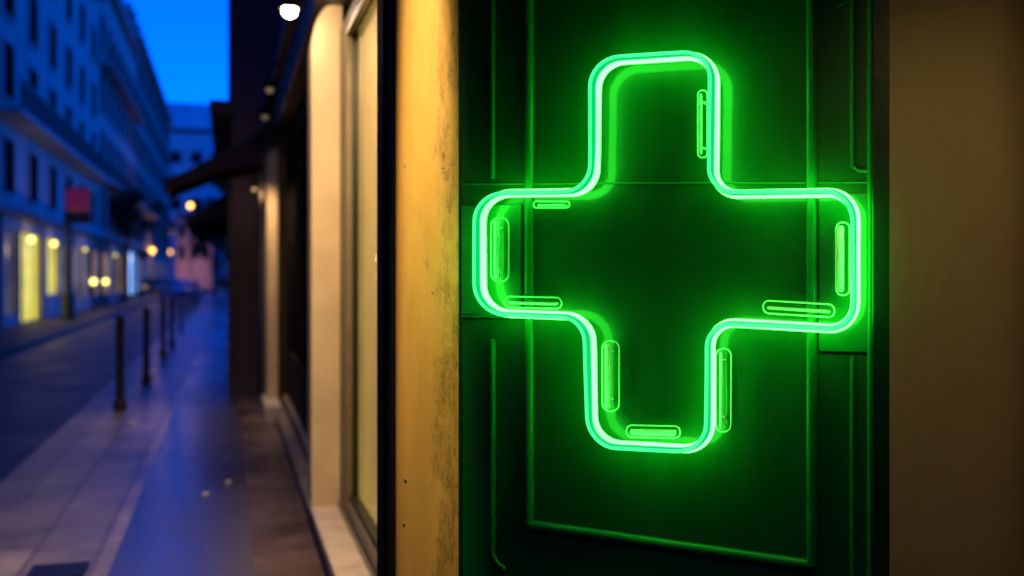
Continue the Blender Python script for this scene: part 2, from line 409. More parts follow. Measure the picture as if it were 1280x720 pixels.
# acrylic holders: rounded loops with a clear bar inside
def rrect(x0, y0, x1, y1, r_, off, tilt=0, n=4):
    P = []
    for (cx, cy, a) in [(x1 - r_, y0 + r_, -90), (x1 - r_, y1 - r_, 0), (x0 + r_, y1 - r_, 90), (x0 + r_, y0 + r_, 180)]:
        for k in range(n + 1):
            t = R(a + 90 * k / n); X = cx + r_ * math.cos(t); Y = cy + r_ * math.sin(t)
            Y += tilt * (X - (x0 + x1) / 2); P.append(sl(dl(X, Y, off)))
    return P
holders = [(614, 272, 636, 352, 0, 1), (631, 371, 702, 385, .02, 0), (667, 252, 712, 260, 0, 0), (872, 113, 884, 197, 0, 0),
           (1045, 278, 1062, 369, 0, 1), (954, 378, 1043, 394, .06, 0), (753, 426, 774, 514, 0, 1), (783, 532, 850, 547, .02, 1), (895, 436, 914, 540, 0, 0)]
for (x0, y0, x1, y1, tl, solid) in holders:
    vert = (y1 - y0) > (x1 - x0)
    rr = min(x1 - x0, y1 - y0) * .45
    ring = MB().tube(rrect(x0, y0, x1, y1, rr, .040, tl), .0021, 8, closed=True).build('tube_holder', 'acrylic', sign, local=True, smooth=60)
    b = MB()
    if vert:
        xa = x0 + (x1 - x0) * .32
        A = sl(dl(xa, y0 + 4, .038)); B = sl(dl(xa, y1 - 4, .038))
    else:
        ya = (y0 + y1) / 2 + 1
        A = sl(dl(x0 + 5, ya + tl * (x0 - x1) / 2, .038)); B = sl(dl(x1 - 5, ya + tl * (x1 - x0) / 2, .038))
    w_ = .0085 if solid else .004
    b.tube([A, A.lerp(B, .02), A.lerp(B, .98), B], [w_ * .5, w_, w_, w_ * .5], 10)
    for t in (.12, .88):
        q = A.lerp(B, t); b.tube([q, Vector((q.x, 0, q.z))], .004, 8)
    b.build('holder_bar', 'acrylic', ring, local=True, smooth=60)
wp = [sl(dl(768, 512, .02)), sl(dl(776, 520, .012)), sl(dl(784, 534, .02)), sl(dl(788, 541, .035))]
MB().tube(wp, .0018, 6).build('lead_wire', 'wire', sign, local=True, smooth=60)

# ------------------------------------------------------------------ plaster pier left of the door, wall right of it
def plan(x, off):
    u, z = dp(x, 345, off); p = ORG + U * u - NB * off; return (p.x, p.y)
PO = .005
A = plan(573, PO); Bp = plan(497, PO)
pr = empty('plaster_pier', (Bp[0], Bp[1], 0), 'ochre plaster pier with worn patches, brightly lit beside the dark green door', 'pillar')
LX, LY = Bp
# the pier mesh is in its own frame (rotated like the door) so its wear follows the face
pier_root = Vector((A[0], A[1], 0))
bpts = []
def tol(p):  # world plan -> door-aligned local around pier_root
    d = Vector((p[0], p[1], 0)) - pier_root; return (d.dot(U), d.dot(NB))
c0 = tol(A); c1 = tol(Bp); c2 = tol((LX, LY + .38)); c3 = tol((LX + .45, LY + .38))
ptl = [(c0[0], c0[1]), (c0[0], c0[1] + .02), (c0[0], .5)]
rnd = []
nrm = (Vector(c2) - Vector(c1)).normalized()
for k in range(6):     # softly rounded street corner
    t = k / 5; p = Vector(c1).lerp(Vector((c1[0] + .03, c1[1])), (1 - t) ** 2) ; q = Vector(c1) + nrm * .03 * t * t
    rnd.append(tuple(p + (q - Vector(c1))))
mb = MB(); mb.prism([ptl[0]] + rnd + [c2, c3, ptl[2], ptl[1]], 0, 3.1)
o = mb.build('pier_body', 'pier', None); o.parent = pr
o.location = pier_root - Vector(pr.location); o.rotation_euler = (0, 0, ROTZ)
o.location.z = 0
# added dark cover standing in for the unlit street side of the pier
MB().bx((LX - .012, LY + .035, 0), (LX + .03, LY + .36, 3.1), .004).build('unlit_side_cover', 'darkmetal', pr)
MB().tube([(LX - .016, LY + .15, 0), (LX - .016, LY + .15, 3.1)], .006, 8).build('side_cover_rib', 'darkmetal', pr, smooth=50)
# small screws / knobs on the plaster
for (x, y, r_) in [(505, 655, .004), (506, 208, .003), (554, 210, .004), (541, 365, .004), (507, 600, .005)]:
    u, z = dp(x, y, PO); p = ORG + U * u - NB * (PO + .001); MB().ball((p.x, p.y, z), r_, 2).build('fixing_screw', 'chrome', pr, smooth=60)

# right wall
wl = empty('plaster_wall', (*plan(1112, .06), 0), 'plain brown plaster wall in dim light to the right of the door', 'wall')
pts = [plan(1112, .060)]
for k in range(1, 5): pts.append(plan(1112 + (1236 - 1112) * k / 4, .060))
u1 = dp(1236, 345, .060)[0]
for k in range(1, 10):    # rounded corner turning away
    t = R(8.5 * k); rr = .11
    p = ORG + U * (u1 + rr * math.sin(t)) - NB * (.060 - rr * (1 - math.cos(t))); pts.append((p.x, p.y))
d = (U * math.cos(R(77)) + NB * math.sin(R(77))); last = Vector((*pts[-1], 0)) + d * 1.2; pts.append((last.x, last.y))
bk = ORG + U * (W + .9) + NB * 1.2; pts.append((bk.x, bk.y)); bk = ORG + U * W + NB * .5; pts.append((bk.x, bk.y))
MB().prism(pts, 0, 3.3).build('wall_body', 'rplaster', wl, smooth=25)

# added unseen canopy blocking sky light over the door; carries the pier spot
def pl2(u, off): p = ORG + U * u - NB * off; return (p.x, p.y)
can = empty('sky_block_canopy', (*pl2(.6, 0), 2.78), 'added dark canopy out of view, keeping sky light off the green door', 'canopy')
MB().prism([pl2(-.22, -.3), pl2(-.30, 1.15), pl2(2.6, 1.9), pl2(3.0, -.6)], 2.78, 2.86).build('canopy_board', 'soffit', can)
MB().prism([pl2(-.22, 1.13), pl2(-.22, 1.17), pl2(2.6, 1.93), pl2(2.6, 1.89)], 2.60, 2.86).build('canopy_edge', 'soffit', can)

# ------------------------------------------------------------------ corner shop along the street
shop = empty('shop_front', (.7, 5, 0), 'dark timber shopfront with stone pilasters and a lit window along the sidewalk', 'shopfront')
GX = .70; SE = .49; SZ = .18; PS = 6.47
MB().bx((SE + .02, 3.4, 0), (GX + .2, PS + .3, SZ - .05)).build('plinth', 'plinth', shop)
MB().bx((SE, 3.4, SZ - .05), (GX + .02, PS + .28, SZ), .008).build('stone_ledge', 'ledge', shop)
# lit window
wf = MB()
wf.bx((GX - .035, 3.3, SZ), (GX + .05, PS, .335), .006)                       # bottom rail
wf.bx((GX - .03, 3.3, .335), (GX + .03, 5.95, .355))
wf.bx((GX - .035, 5.96, .335), (GX + .05, PS, 3.0), .006)                    # far stile
wf.bx((GX - .035, 3.3, 3.0), (GX + .05, PS, 3.12), .006)                     # head
win = wf.build('shop_window', 'darkframe', shop)
win['label'] = 'tall lit window beside the pier'
b = MB(); b.bx((GX - .050, 3.3, SZ + .0), (GX - .036, PS - .02, .215), .003); b.bx((GX - .055, 5.93, .34), (GX - .02, 5.955, 3.0), .003)
b.bx((GX - .055, 3.3, 2.965), (GX - .02, 5.955, 2.995), .003); b.bx((GX - .05, 3.3, .30), (GX - .036, 5.94, .325), .003)
M['frame_edge'] = mat('frame_edge', (.16, .14, .09), .35, noise=.3, nscale=8)
b.build('glazing_bead', 'frame_edge', win)
MB().bx((GX - .004, 3.3, .355), (GX + .002, 5.96, 3.0)).build('glass_pane', 'glass', win)
bl = MB()
ys = [3.3 + i * .06 for i in range(45)]
fs = []
for i in range(len(ys)):      # a softly pleated blind
    xo = GX + .014 + .004 * math.sin(i * 1.9)
    fs.append((bl.bm.verts.new((xo, ys[i], .30)), bl.bm.verts.new((xo, ys[i], 3.05))))
for q, w in zip(fs, fs[1:]): bl.bm.faces.new((q[0], w[0], w[1], q[1]))
bl.build('lit_blind', 'blind', win, smooth=60)
MB().bx((GX + .05, 3.3, .20), (GX + .25, 6.4, .30)).build('inner_sill', 'ledge', win)
# pilasters
def pilaster(s, x0, x1, dep, z0, z1, r_):
    b = MB(); prof = [(x0, z0), (x1, z0), (x1, z1)]
    for k in range(9):
        t = R(90 * k / 8); prof.append((x0 + r_ * .42 * (1 - math.sin(t)), z1 - r_ + r_ * math.cos(t)))
    b.prism(prof, s, s + dep, 'y')
    bmesh.ops.bevel(b.bm, geom=[e for e in b.bm.edges if e.calc_length() > .5], offset=.008, segments=2, affect='EDGES')
    return b
pilaster(PS, SE + .004, .686, .30, SZ, 3.27, .30).build('pilaster', 'stone_pil', shop, smooth=30)
pilaster(12.2, .43, .55, .35, SZ + .02, 3.05, .18).build('pilaster', 'stone_pil', shop, smooth=30)
# second, unlit bay
MB().bx((.50, PS + .3, 0), (GX + .2, 12.2, SZ - .06)).build('plinth', 'plinth', shop)
MB().bx((.60, PS + .28, SZ - .06), (GX + .02, 12.2, SZ + .06), .01).build('stone_ledge', 'plinth', shop)
MB().bx((.38, 11.5, 0), (.56, 12.6, SZ + .02), .015).build('pilaster_base', 'ledge', shop)
bf = MB(); bf.bx((GX - .05, PS + .3, SZ), (GX + .04, 12.2, .75), .006); bf.bx((GX - .05, PS + .3, 3.0), (GX + .04, 12.2, 3.15), .006)
for y in (PS + .3, 8.3, 10.2, 12.08): bf.bx((GX - .052, y, .6), (GX + .04, y + .12, 3.05), .006)
w2 = bf.build('shop_window', 'darkmetal', shop); w2['label'] = 'unlit window bay between the two pilasters'
MB().bx((GX, PS + .3, .7), (GX + .01, 12.2, 3.05)).build('glass_pane', 'winglass', w2)
# fascia and wall above
MB().bx((.52, 3.42, 3.28), (GX + .3, 12.6, 3.62), .02).build('fascia', 'fascia', shop)
MB().bx((.44, 3.42, 3.62), (GX + .3, 12.6, 3.70), .015).build('cornice', 'fascia', shop)
MB().bx((.62, 2.9, 3.70), (9, 15, 17)).build('upper_wall', 'dark_wall', shop)
MB().bx((GX + .3, 3.42, 0), (1.2, 12.6, 3.7)).build('back_wall', 'dark_wall', shop)

# neighbour standing slightly forward
nb = empty('dark_corner_house', (.05, 15, 0), 'tall dark rendered house beyond the awnings on the right of the street', 'building')
MB().bx((.05, 15.0, 0), (10, 30, 17.5)).build('wall', 'dark_wall', nb)
w0 = None
for fl in range(4):
    for k in range(4):
        y = 16.8 + k * 3.6; z = 5.2 + fl * 3.1
        if w0 is None:
            w0 = MB().box((0, 0, 0), (.08, 1.3, 2.0), .01).build('window', 'winframe', nb, local=True)
            p0 = MB().box((-.035, 0, 0), (.03, 1.1, 1.8)).build('pane', 'winglass', w0, local=True); w = w0
        else: w = copy_tree(w0, nb)
        w.location = (0, y - 15, z)
MB().bx((-.25, 15.0, 3.9), (.05, 30, 4.05), .02).build('string_course', 'dark_wall', nb)
MB().bx((-.0, 15.2, 0), (.06, 29.8, 3.2)).build('shop_panel', 'fascia', nb)
MB().bx((.40, 12.6, 0), (9, 15.0, 3.9)).build('side_wall', 'fascia', nb)

# ------------------------------------------------------------------ shop lamps
def wall_lamp(x, y, d, lab, m):
    p = pix(x, y, d)
    e = empty('wall_lamp', p, lab, 'lamp', 'lamps along the shop fascia')
    q = Vector((.52 - p.x, 0.0, .28))
    MB().tube([(.0, 0, .085), (.0, 0, .16), (.05, 0, .22), q + Vector((0, 0, -.02)), q], .009, 8).build('arm', 'darkmetal', e, local=True, smooth=50)
    MB().lathe([(.018, .09), (.03, .075), (.05, .03), (.062, .008), (.060, .008), (.02, .06)], seg=18).build('lamp_shade', 'darkmetal', e, local=True, smooth=50)
    MB().ball((0, 0, 0), .046 if m == 'lamp_main' else .034, 2).build('bulb', m, e, local=True, smooth=80)
    return p
L1 = wall_lamp(362, 13, 6.1, 'brightly lit warm bulb on a curved arm above the first pilaster', 'lamp_main')
M['bulb_dim'] = emis('dim_bulb', (.9, .75, .4), .12, base=(.5, .45, .3))
L2 = wall_lamp(337, 112, 8.55, 'dim shop lamp below and left of the brightly lit one', 'bulb_dim')
M['bulb_warm'] = emis('small_warm_bulb', (1, .6, .25), .8)
L5 = wall_lamp(318, 236, 13.9, 'small warm lamp under the awnings', 'bulb_warm')
L3 = wall_lamp(331, 146, 10.0, 'small lamp hanging just above the awning by the second pilaster', 'bulb_dim')

def light(kind, name, loc, col, power, size=.05, target=None, spot=60, blend=.3, scale=None):
    ld = bpy.data.lights.new(name, kind); ld.color = col; ld.energy = power; ld.shadow_soft_size = size
    o = bpy.data.objects.new(name, ld); COL.objects.link(o); o.location = loc
    if kind == 'SPOT': ld.spot_size = R(spot); ld.spot_blend = blend
    if target is not None: o.rotation_euler = (Vector(target) - Vector(loc)).to_track_quat('-Z', 'Y').to_euler()
    if scale: o.scale = scale
    return o
light('POINT', 'lamp_light', L1 + Vector((0, -.0, -.06)), (1, .66, .38), 15, .05)
l4 = Vector((.30, 4.5, 3.15))
light('SPOT', 'lamp_light', l4, (1, .64, .30), 360, .05, (.25, 6.4, .6), 125, .8)  # added out-of-view fill light for the pilaster, ledge and sidewalk
e4 = empty('wall_lamp', l4, 'added fill lamp out of view above the lit window, nearest the camera', 'lamp', 'lamps along the shop fascia')
MB().tube([(0, 0, .085), (0, 0, .16), (.05, 0, .22), (.22, 0, .25), (.22, 0, .25)], .009, 8).build('arm', 'darkmetal', e4, local=True, smooth=50)
MB().lathe([(.018, .09), (.03, .075), (.05, .03), (.062, .008), (.060, .008), (.02, .06)], seg=18).build('lamp_shade', 'darkmetal', e4, local=True, smooth=50)
l3 = Vector((.33, 11.75, 3.02))
light('POINT', 'lamp_light', L5 + Vector((-.15, -.25, -.1)), (1, .55, .2), 3.5, .05)
light('SPOT', 'lamp_light', l3, (1, .62, .30), 150, .05, (.36, 11.95, .6), 95, .9)
# the spot over the pier
pu, pz = dp(531, 260, PO); ptarget = ORG + U * pu - NB * PO; ptarget.z = pz - .15
sp = ORG + U * (-.16) - NB * 1.0; sp.z = 2.66
light('SPOT', 'pier_spot_light', sp, (1, .78, .42), 118, .03, ptarget, 150, .35, (.033, 1, 1))
sf = empty('canopy_spotlight', (sp.x, sp.y, 2.78), 'small black spotlight under the added canopy', 'spotlight')
MB().lathe([(.03, -.06), (.045, .02), (.045, .0), (.02, .0)], (sp.x, sp.y, 2.76)).build('housing', 'darkmetal', sf, smooth=50)
# added fill light warming the wall at the right, with no seen source
rw = ORG + U * 1.25 - NB * 1.1; rw.z = 2.6
light('SPOT', 'wall_fill_light', rw - Vector((0, 0, .06)), (1, .66, .26), 17, .12, ORG + U * 1.33 - NB * .06 + Vector((0, 0, .9)), 95, .9)
sf = empty('wall_fill_fitting', (rw.x, rw.y, 2.78), 'added dim fill light out of view for the wall on the right', 'downlight')
MB().lathe([(.06, 0), (.06, -.03), (.05, -.03), (.045, -.01)], (rw.x, rw.y, 2.78)).build('trim_ring', 'darkmetal', sf, smooth=50)

# ------------------------------------------------------------------ awnings
def awning(y0, y1, x0, z0, x1, z1, lab):
    e = empty('awning', (x0, (y0 + y1) / 2, z1), lab, 'awning', 'awnings over the right-hand shops')
    b = MB()
    n = 14; rows = []
    for i in range(n + 1):
        y = y0 + (y1 - y0) * i / n; r_ = []
        for k in range(7):
            t = k / 6; r_.append((x0 + (x1 - x0) * t, y, z0 + (z1 - z0) * t - .05 * math.sin(math.pi * t)))
        rows.append(r_)
    vt = [[b.bm.verts.new(p) for p in r_] for r_ in rows]; vb = [[b.bm.verts.new((p[0], p[1], p[2] - .012)) for p in r_] for r_ in rows]
    for i in range(n):
        for k in range(6):
            b.bm.faces.new((vt[i][k], vt[i + 1][k], vt[i + 1][k + 1], vt[i][k + 1])); b.bm.faces.new((vb[i][k], vb[i][k + 1], vb[i + 1][k + 1], vb[i + 1][k]))
    b.build('canvas', 'awn', e, smooth=60)
    v = MB(); pts = []
    m = int((y1 - y0) / .25)
    prof = [(y0, z1)]
    for i in range(m * 4 + 1):
        y = y0 + (y1 - y0) * i / (m * 4); prof.append((y, z1 - .12 - .02 * abs(math.sin(math.pi * i / 4))))
    prof.append((y1, z1))
    v.prism(prof, x1 - .012, x1, 'x'); v.build('valance', 'awn', e)
    for y in (y0, y1 - .012):
        MB().prism([(x0, z0 - .03), (x1, z1 - .03), (x1, z1 - .14), ((x0 + x1) / 2, (z0 + z1) / 2 - .22), (x0, z0 - .42)], y, y + .012, 'y').build('side_panel', 'awn', e)
    for y in (y0 + .1, y1 - .1):
        MB().tube([(x0, y, z0 - .5), ((x0 + x1) / 2, y, (z0 + z1) / 2 - .2), (x1 + .03, y, z1 - .03)], .018, 8).build('arm', 'darkmetal', e, smooth=50)
    MB().tube([(x1, y0, z1), (x1, y1, z1)], .03, 10).build('front_bar', 'darkmetal', e, smooth=50)
awning(12.7, 13.9, .40, 3.36, -.70, 2.72, 'brown canvas awning nearest the camera, hanging past the second pilaster')
awning(17.0, 26.0, .05, 3.00, -.62, 2.50, 'farther dark canvas awning on the tall dark house')

# ------------------------------------------------------------------ bollards
def bollard(lab):
    e = empty('bollard', (0, 0, 0), lab, 'bollard', 'bollards along the right kerb')
    MB().lathe([(.075, 0), (.075, .10), (.055, .13), (.050, .16), (.045, .95), (.048, .97), (.048, 1.0)], seg=20).build('post', 'bollard', e, local=True, smooth=40)
    MB().lathe([(.048, 1.0), (.056, 1.01), (.056, 1.03), (.04, 1.045), (.052, 1.07), (.050, 1.10), (.03, 1.125), (.002, 1.13)], seg=20).build('cap', 'bollard', e, local=True, smooth=40)
    MB().lathe([(.051, .82), (.054, .825), (.054, .865), (.051, .87)], seg=20).build('collar', 'bollard', e, local=True, smooth=40)
    return e
B0 = None
ordn = ['nearest the camera', 'second from the camera', 'third from the camera', 'fourth from the camera', 'fifth from the camera', 'sixth from the camera', 'seventh from the camera', 'farthest in the row']
for i, (x, y) in enumerate([(150, 513), (183, 479), (204, 447), (215, 433), (226, 412), (234, 400), (241, 392), (247, 386)]):
    d = F * EYE / (y - HZ); w = pix(x, y, d)
    lab = 'slim black iron bollard on the kerbside paving, ' + ordn[i]
    if B0 is None: B0 = bollard(lab); o = B0
    else: o = copy_tree(B0); o['label'] = lab
    o.location = (min(max(w.x, -1.45), -1.1), w.y, 0)

# ------------------------------------------------------------------ left houses
def left_house(y0, y1, h, m, rows, cols, lab, bays, ww=1.5, wh=2.1, roofh=3.0, base_h=3.5, balc=()):
    e = empty('stone_house', (LF, (y0 + y1) / 2, 0), lab, 'building', 'houses along the left side of the street')
    MB().bx((LF - 10, y0, 0), (LF, y1, h)).build('wall', m, e)
    # cornices
    MB().bx((LF, y0, h - .5), (LF + .45, y1, h - .1), .05).build('cornice', m, e)
    MB().bx((LF, y0, base_h), (LF + .35, y1, base_h + .28), .04).build('string_course', 'shopwood', e)
    rf = MB().prism([(LF - .2, h - .05), (LF - 1.5, h + roofh), (LF - 9, h + roofh), (LF - 10, h - .05)], y0, y1, 'y').build('roof', 'slate', e)
    for k in range(3):
        yy = y0 + (y1 - y0) * (k + .5) / 3
        MB().bx((LF - 2.2, yy - .5, h + .6), (LF - .9, yy + .5, h + roofh + 1.1), .03).build('chimney', m, rf)
    for k in range(max(2, int((y1 - y0) / 4.5))):
        yy = y0 + 2.2 + k * 4.5
        if yy > y1 - 1: break
        MB().bx((LF - 1.4, yy - .75, h + .1), (LF - .1, yy + .75, h + 2.0), .03).build('dormer', 'winframe', rf)
    w0 = None; step = (y1 - y0) / cols
    for z in rows:
        for k in range(cols):
            y = y0 + step * (k + .5)
            if w0 is None:
                w0 = MB().box((0, 0, 0), (.16, ww + .24, wh + .24), .02).build('window', m, e, local=True)
                MB().box((.07, 0, 0), (.05, ww, wh)).build('pane', 'winglass', w0, local=True); w = w0
            else: w = copy_tree(w0, e)
            w.location = (0, y - (y0 + y1) / 2, z)
    for z in balc:
        b = MB(); b.bx((LF, y0 + .3, z - .18), (LF + .75, y1 - .3, z), .02)
        bal = b.build('balcony', m, e)
        r_ = MB(); r_.bx((LF + .68, y0 + .35, z + .88), (LF + .73, y1 - .35, z + .94))
        nb_ = int((y1 - y0) / .22)
        for k in range(nb_): yy = y0 + .4 + k * .22; r_.bx((LF + .69, yy, z), (LF + .72, yy + .05, z + .9))
        r_.build('railing', 'rail', bal)
    # shop bays
    yb = y0 + .5; i = 0
    while yb < y1 - 2 and i < len(bays):
        wd, kind, bottom, top = bays[i]
        fr = MB(); fr.bx((LF, yb - .18, 0), (LF + .22, yb + .12, base_h), .02)
        fr.bx((LF, yb + .12, top), (LF + .18, yb + wd - .18, base_h - .02), .01)
        if bottom > .1: fr.bx((LF, yb + .12, 0), (LF + .16, yb + wd - .18, bottom), .01)
        for q in range(1, 3): yy = yb + wd * q / 3; fr.bx((LF + .02, yy - .03, bottom), (LF + .1, yy + .03, top))
        s_ = fr.build('shop_bay', 'shopstone' if kind in ('shop_y', 'shop_d') else 'shopwood', e)
        MB().bx((LF + .005, yb + .12, bottom), (LF + .04, yb + wd - .18, top)).build('pane', kind, s_)
        yb += wd; i += 1
    return e
left_house(-20, 34, 17.5, 'stone_a', [5.2, 8.3, 11.4, 14.5], 12, 'pale stone house nearest the camera on the left', [])
left_house(34.06, 60, 16.9, 'stone_a', [5.1, 8.15, 10.75, 13.7], 6, 'blue-lit pale stone house with yellow-lit shops at the left edge',
           [(2.7, 'shop_d', .4, 3.0), (4.2, 'shop_y', .05, 3.05), (.8, 'shop_d', .4, 3.0), (3.4, 'shop_y', .9, 3.05), (3.5, 'shop_d', .6, 2.9), (3.5, 'shop_d', .5, 2.9), (3.5, 'shop_d', .6, 2.9), (3.5, 'shop_o', .6, 2.9)],
           ww=1.5, wh=1.7, balc=(6.75,))
left_house(60.06, 84, 18.6, 'stone_b', [5.3, 8.6, 11.8, 15.0], 7, 'grey stone house with long balconies, middle of the left row',
           [(4, 'shop_o', .6, 2.9), (4, 'shop_d', .6, 2.9), (4, 'shop_o', .5, 2.9), (4, 'shop_o', .4, 3.0), (4, 'shop_b', .3, 3.3), (3.4, 'shop_b', .3, 3.3)], balc=(6.9, 13.3))
left_house(84.06, 132, 20.2, 'stone_c', [5.3, 8.6, 11.8, 15.0, 18], 12, 'far stone house with a high slate roof at the end of the left row',
           [(5, 'shop_d', .6, 2.9)] * 8, balc=(6.9,))

for (yy, pw) in ((38.6, 45), (43.4, 30), (52.5, 30), (66, 60), (76, 40)):  # the farther lamps are added to spill warm light on the shopfronts
    dm = empty('door_lamp', (LF + .32, yy, 2.85), {38.6: 'small lamp over the wide yellow doorway', 43.4: 'small lamp over the narrower yellow shop window'}.get(yy, {52.5: 'added tiny lamp spilling light on the dim shopfront behind the pink-red sign', 66: 'added tiny lamp spilling light on the shopfront beyond the two globe lamps'}.get(yy, 'farthest added tiny lamp, spilling light on the cold-lit shopfront')), 'lamp', 'lamps over the left shopfronts')
    MB().ball((0, 0, 0), .10 if yy < 45 else .05, 2).build('globe', 'globe', dm, local=True, smooth=80)
    MB().tube([(0, 0, .05), (0, 0, .2), (-.14, 0, .24)], .015, 8).build('bracket', 'bollard', dm, local=True)
    dl_ = light('POINT', 'door_spill_light', (LF + .9, yy, 2.5), (1, .68, .30), pw * .5, .12); dl_.data.specular_factor = .1

# distant blocks closing the street
def far_block(cx, y, wd, h, m, lab, rows, cols, glass='winglass', name='distant_building', dep=14, rooft=None):
    e = empty(name, (cx, y, 0), lab, 'building')
    MB().bx((cx - wd / 2, y, 0), (cx + wd / 2, y + dep, h)).build('wall', m, e)
    if rooft: MB().prism([(y - .3, h), (y + 2, h + rooft), (y + dep - 2, h + rooft), (y + dep + .3, h)], cx - wd / 2, cx + wd / 2, 'x').build('roof', 'far_blue', e)
    MB().bx((cx - wd / 2, y - .5, h - .6), (cx + wd / 2, y, h), .1).build('cornice', 'slate', e)
    w0 = None
    for z in rows:
        for k in range(cols):
            if w0 is None:
                w0 = MB().box((0, 0, 0), (wd / cols * .62, .16, 1.9), .02).build('window', 'winframe', e, local=True)
                MB().box((0, -.07, 0), (wd / cols * .5, .05, 1.6)).build('pane', glass, w0, local=True); w = w0
            else: w = copy_tree(w0, e)
            w.location = (-wd / 2 + wd / cols * (k + .5), 0, z)
    return e
far_block(-3, 158, 40, 23.0, 'far_blue', 'blue-lit long block with a pale roof closing the end of the street', [18.8, 15.4, 12, 8.6], 14, rooft=4.0)
far_block(-4.2, 139, 4.4, 9.6, 'pink_wall', 'small pink-lit house at the far end of the street', [7.4, 4.6], 3, name='pink_house')
far_block(1.6, 146, 5.0, 12.5, 'pink_wall', 'narrow reddish house half hidden behind the street lamp far away', [10, 7.2, 4.4], 3, name='far_house')

# buildings behind the camera, closing the street (seen only in reflections)
e = empty('rear_house', (-2, -20, 0), 'dark house closing the street behind the camera', 'building')
MB().bx((-16, -32, 0), (10, -20.1, 22)).build('wall', 'dark_wall', e)
e = empty('near_house', (5, -5, 0), 'dark house wall beside and behind the camera', 'building')
MB().bx((2.4, -20, 0), (14, 1.6, 17)).build('wall', 'dark_wall', e)

# ------------------------------------------------------------------ sign on a post (left pavement)
w = pix(86, 400, F * EYE / 55.0)
e = empty('street_sign', (w.x, w.y, 0), 'square pink-red sign over a dark plate on a tall dark post', 'street sign')
ds = 37.8
MB().tube([(0, 0, 0), (0, 0, 4.9)], .13, 12).build('post', 'bollard', e, local=True, smooth=50)
MB().lathe([(.24, 0), (.24, .9), (.18, 1.0), (.13, 1.02)], seg=16).build('post_base', 'bollard', e, local=True, smooth=40)
MB().box((.32, -.12, 4.37), (.78, .10, .82), .05).build('sign_face', 'signred', e, local=True)
MB().box((.32, -.06, 4.37), (.86, .08, .90), .05).build('sign_box', 'bollard', e, local=True)
MB().box((.30, -.10, 3.70), (.95, .08, .42), .02).build('lower_plate', 'cardark', e, local=True)

# globe lamps on the far shop sill
for i, (x, lab) in enumerate([(117, 'left one of two small glowing globe lamps before the left shops'), (132, 'right one of two small glowing globe lamps before the left shops')]):
    p = pix(x, 352, 52 + i * 3)
    p.x = LF + .8; p.y = p.x / math.tan(math.atan((x - CX) / F) + TH) if False else p.y
    ang = math.atan((x - CX) / F) + TH; p.y = p.x / math.tan(ang); dd = p.y * math.cos(TH) + p.x * math.sin(TH)
    z = EYE - 7 / F * dd
    e = empty('globe_lamp', (p.x, p.y, 0), lab, 'lamp', 'globe lamps by the left shops')
    MB().lathe([(.14, 0), (.14, .03), (.03, .06), (.025, z - .15)], seg=12).build('stand', 'bollard', e, local=True, smooth=40)
    MB().ball((0, 0, z), .13, 2).build('globe', 'globe', e, local=True, smooth=80)
    light('POINT', 'globe_light', (p.x, p.y, z + .25), (1, .75, .2), 6, .15)

# ------------------------------------------------------------------ street lamps far off
def street_lamp(x, y, d, lab, power, arm=0):
    p = pix(x, y, d)
    e = empty('street_lamp', (p.x, p.y, 0), lab, 'street lamp', 'street lamps down the street')
    MB().lathe([(.16, 0), (.14, .8), (.08, .9), (.05, 1.2), (.045, p.z - .35)], seg=14).build('post', 'bollard', e, local=True, smooth=40)
    k = d / 80
    MB().ball((0, 0, p.z), .19 * k, 2).build('lantern', 'streetglow', e, local=True, smooth=80)
    MB().lathe([(.30 * k, 0), (.26 * k, .12), (.06, .22), (.02, .34)], (0, 0, p.z + .22 * k), seg=14).build('lantern_cap', 'bollard', e, local=True, smooth=40)
    lo = light('POINT', 'street_lamp_light', (p.x, p.y - .7, p.z - .2), (1, .50, .17), power, .3); lo.data.specular_factor = .15
street_lamp(190, 313, 92, 'leftmost of the three glowing street lamps at the end of the street', 330)
street_lamp(211, 315, 127, 'middle low glowing street lamp in front of the pink house', 900)
street_lamp(238, 257, 76, 'highest glowing street lamp, beside the awnings', 45)

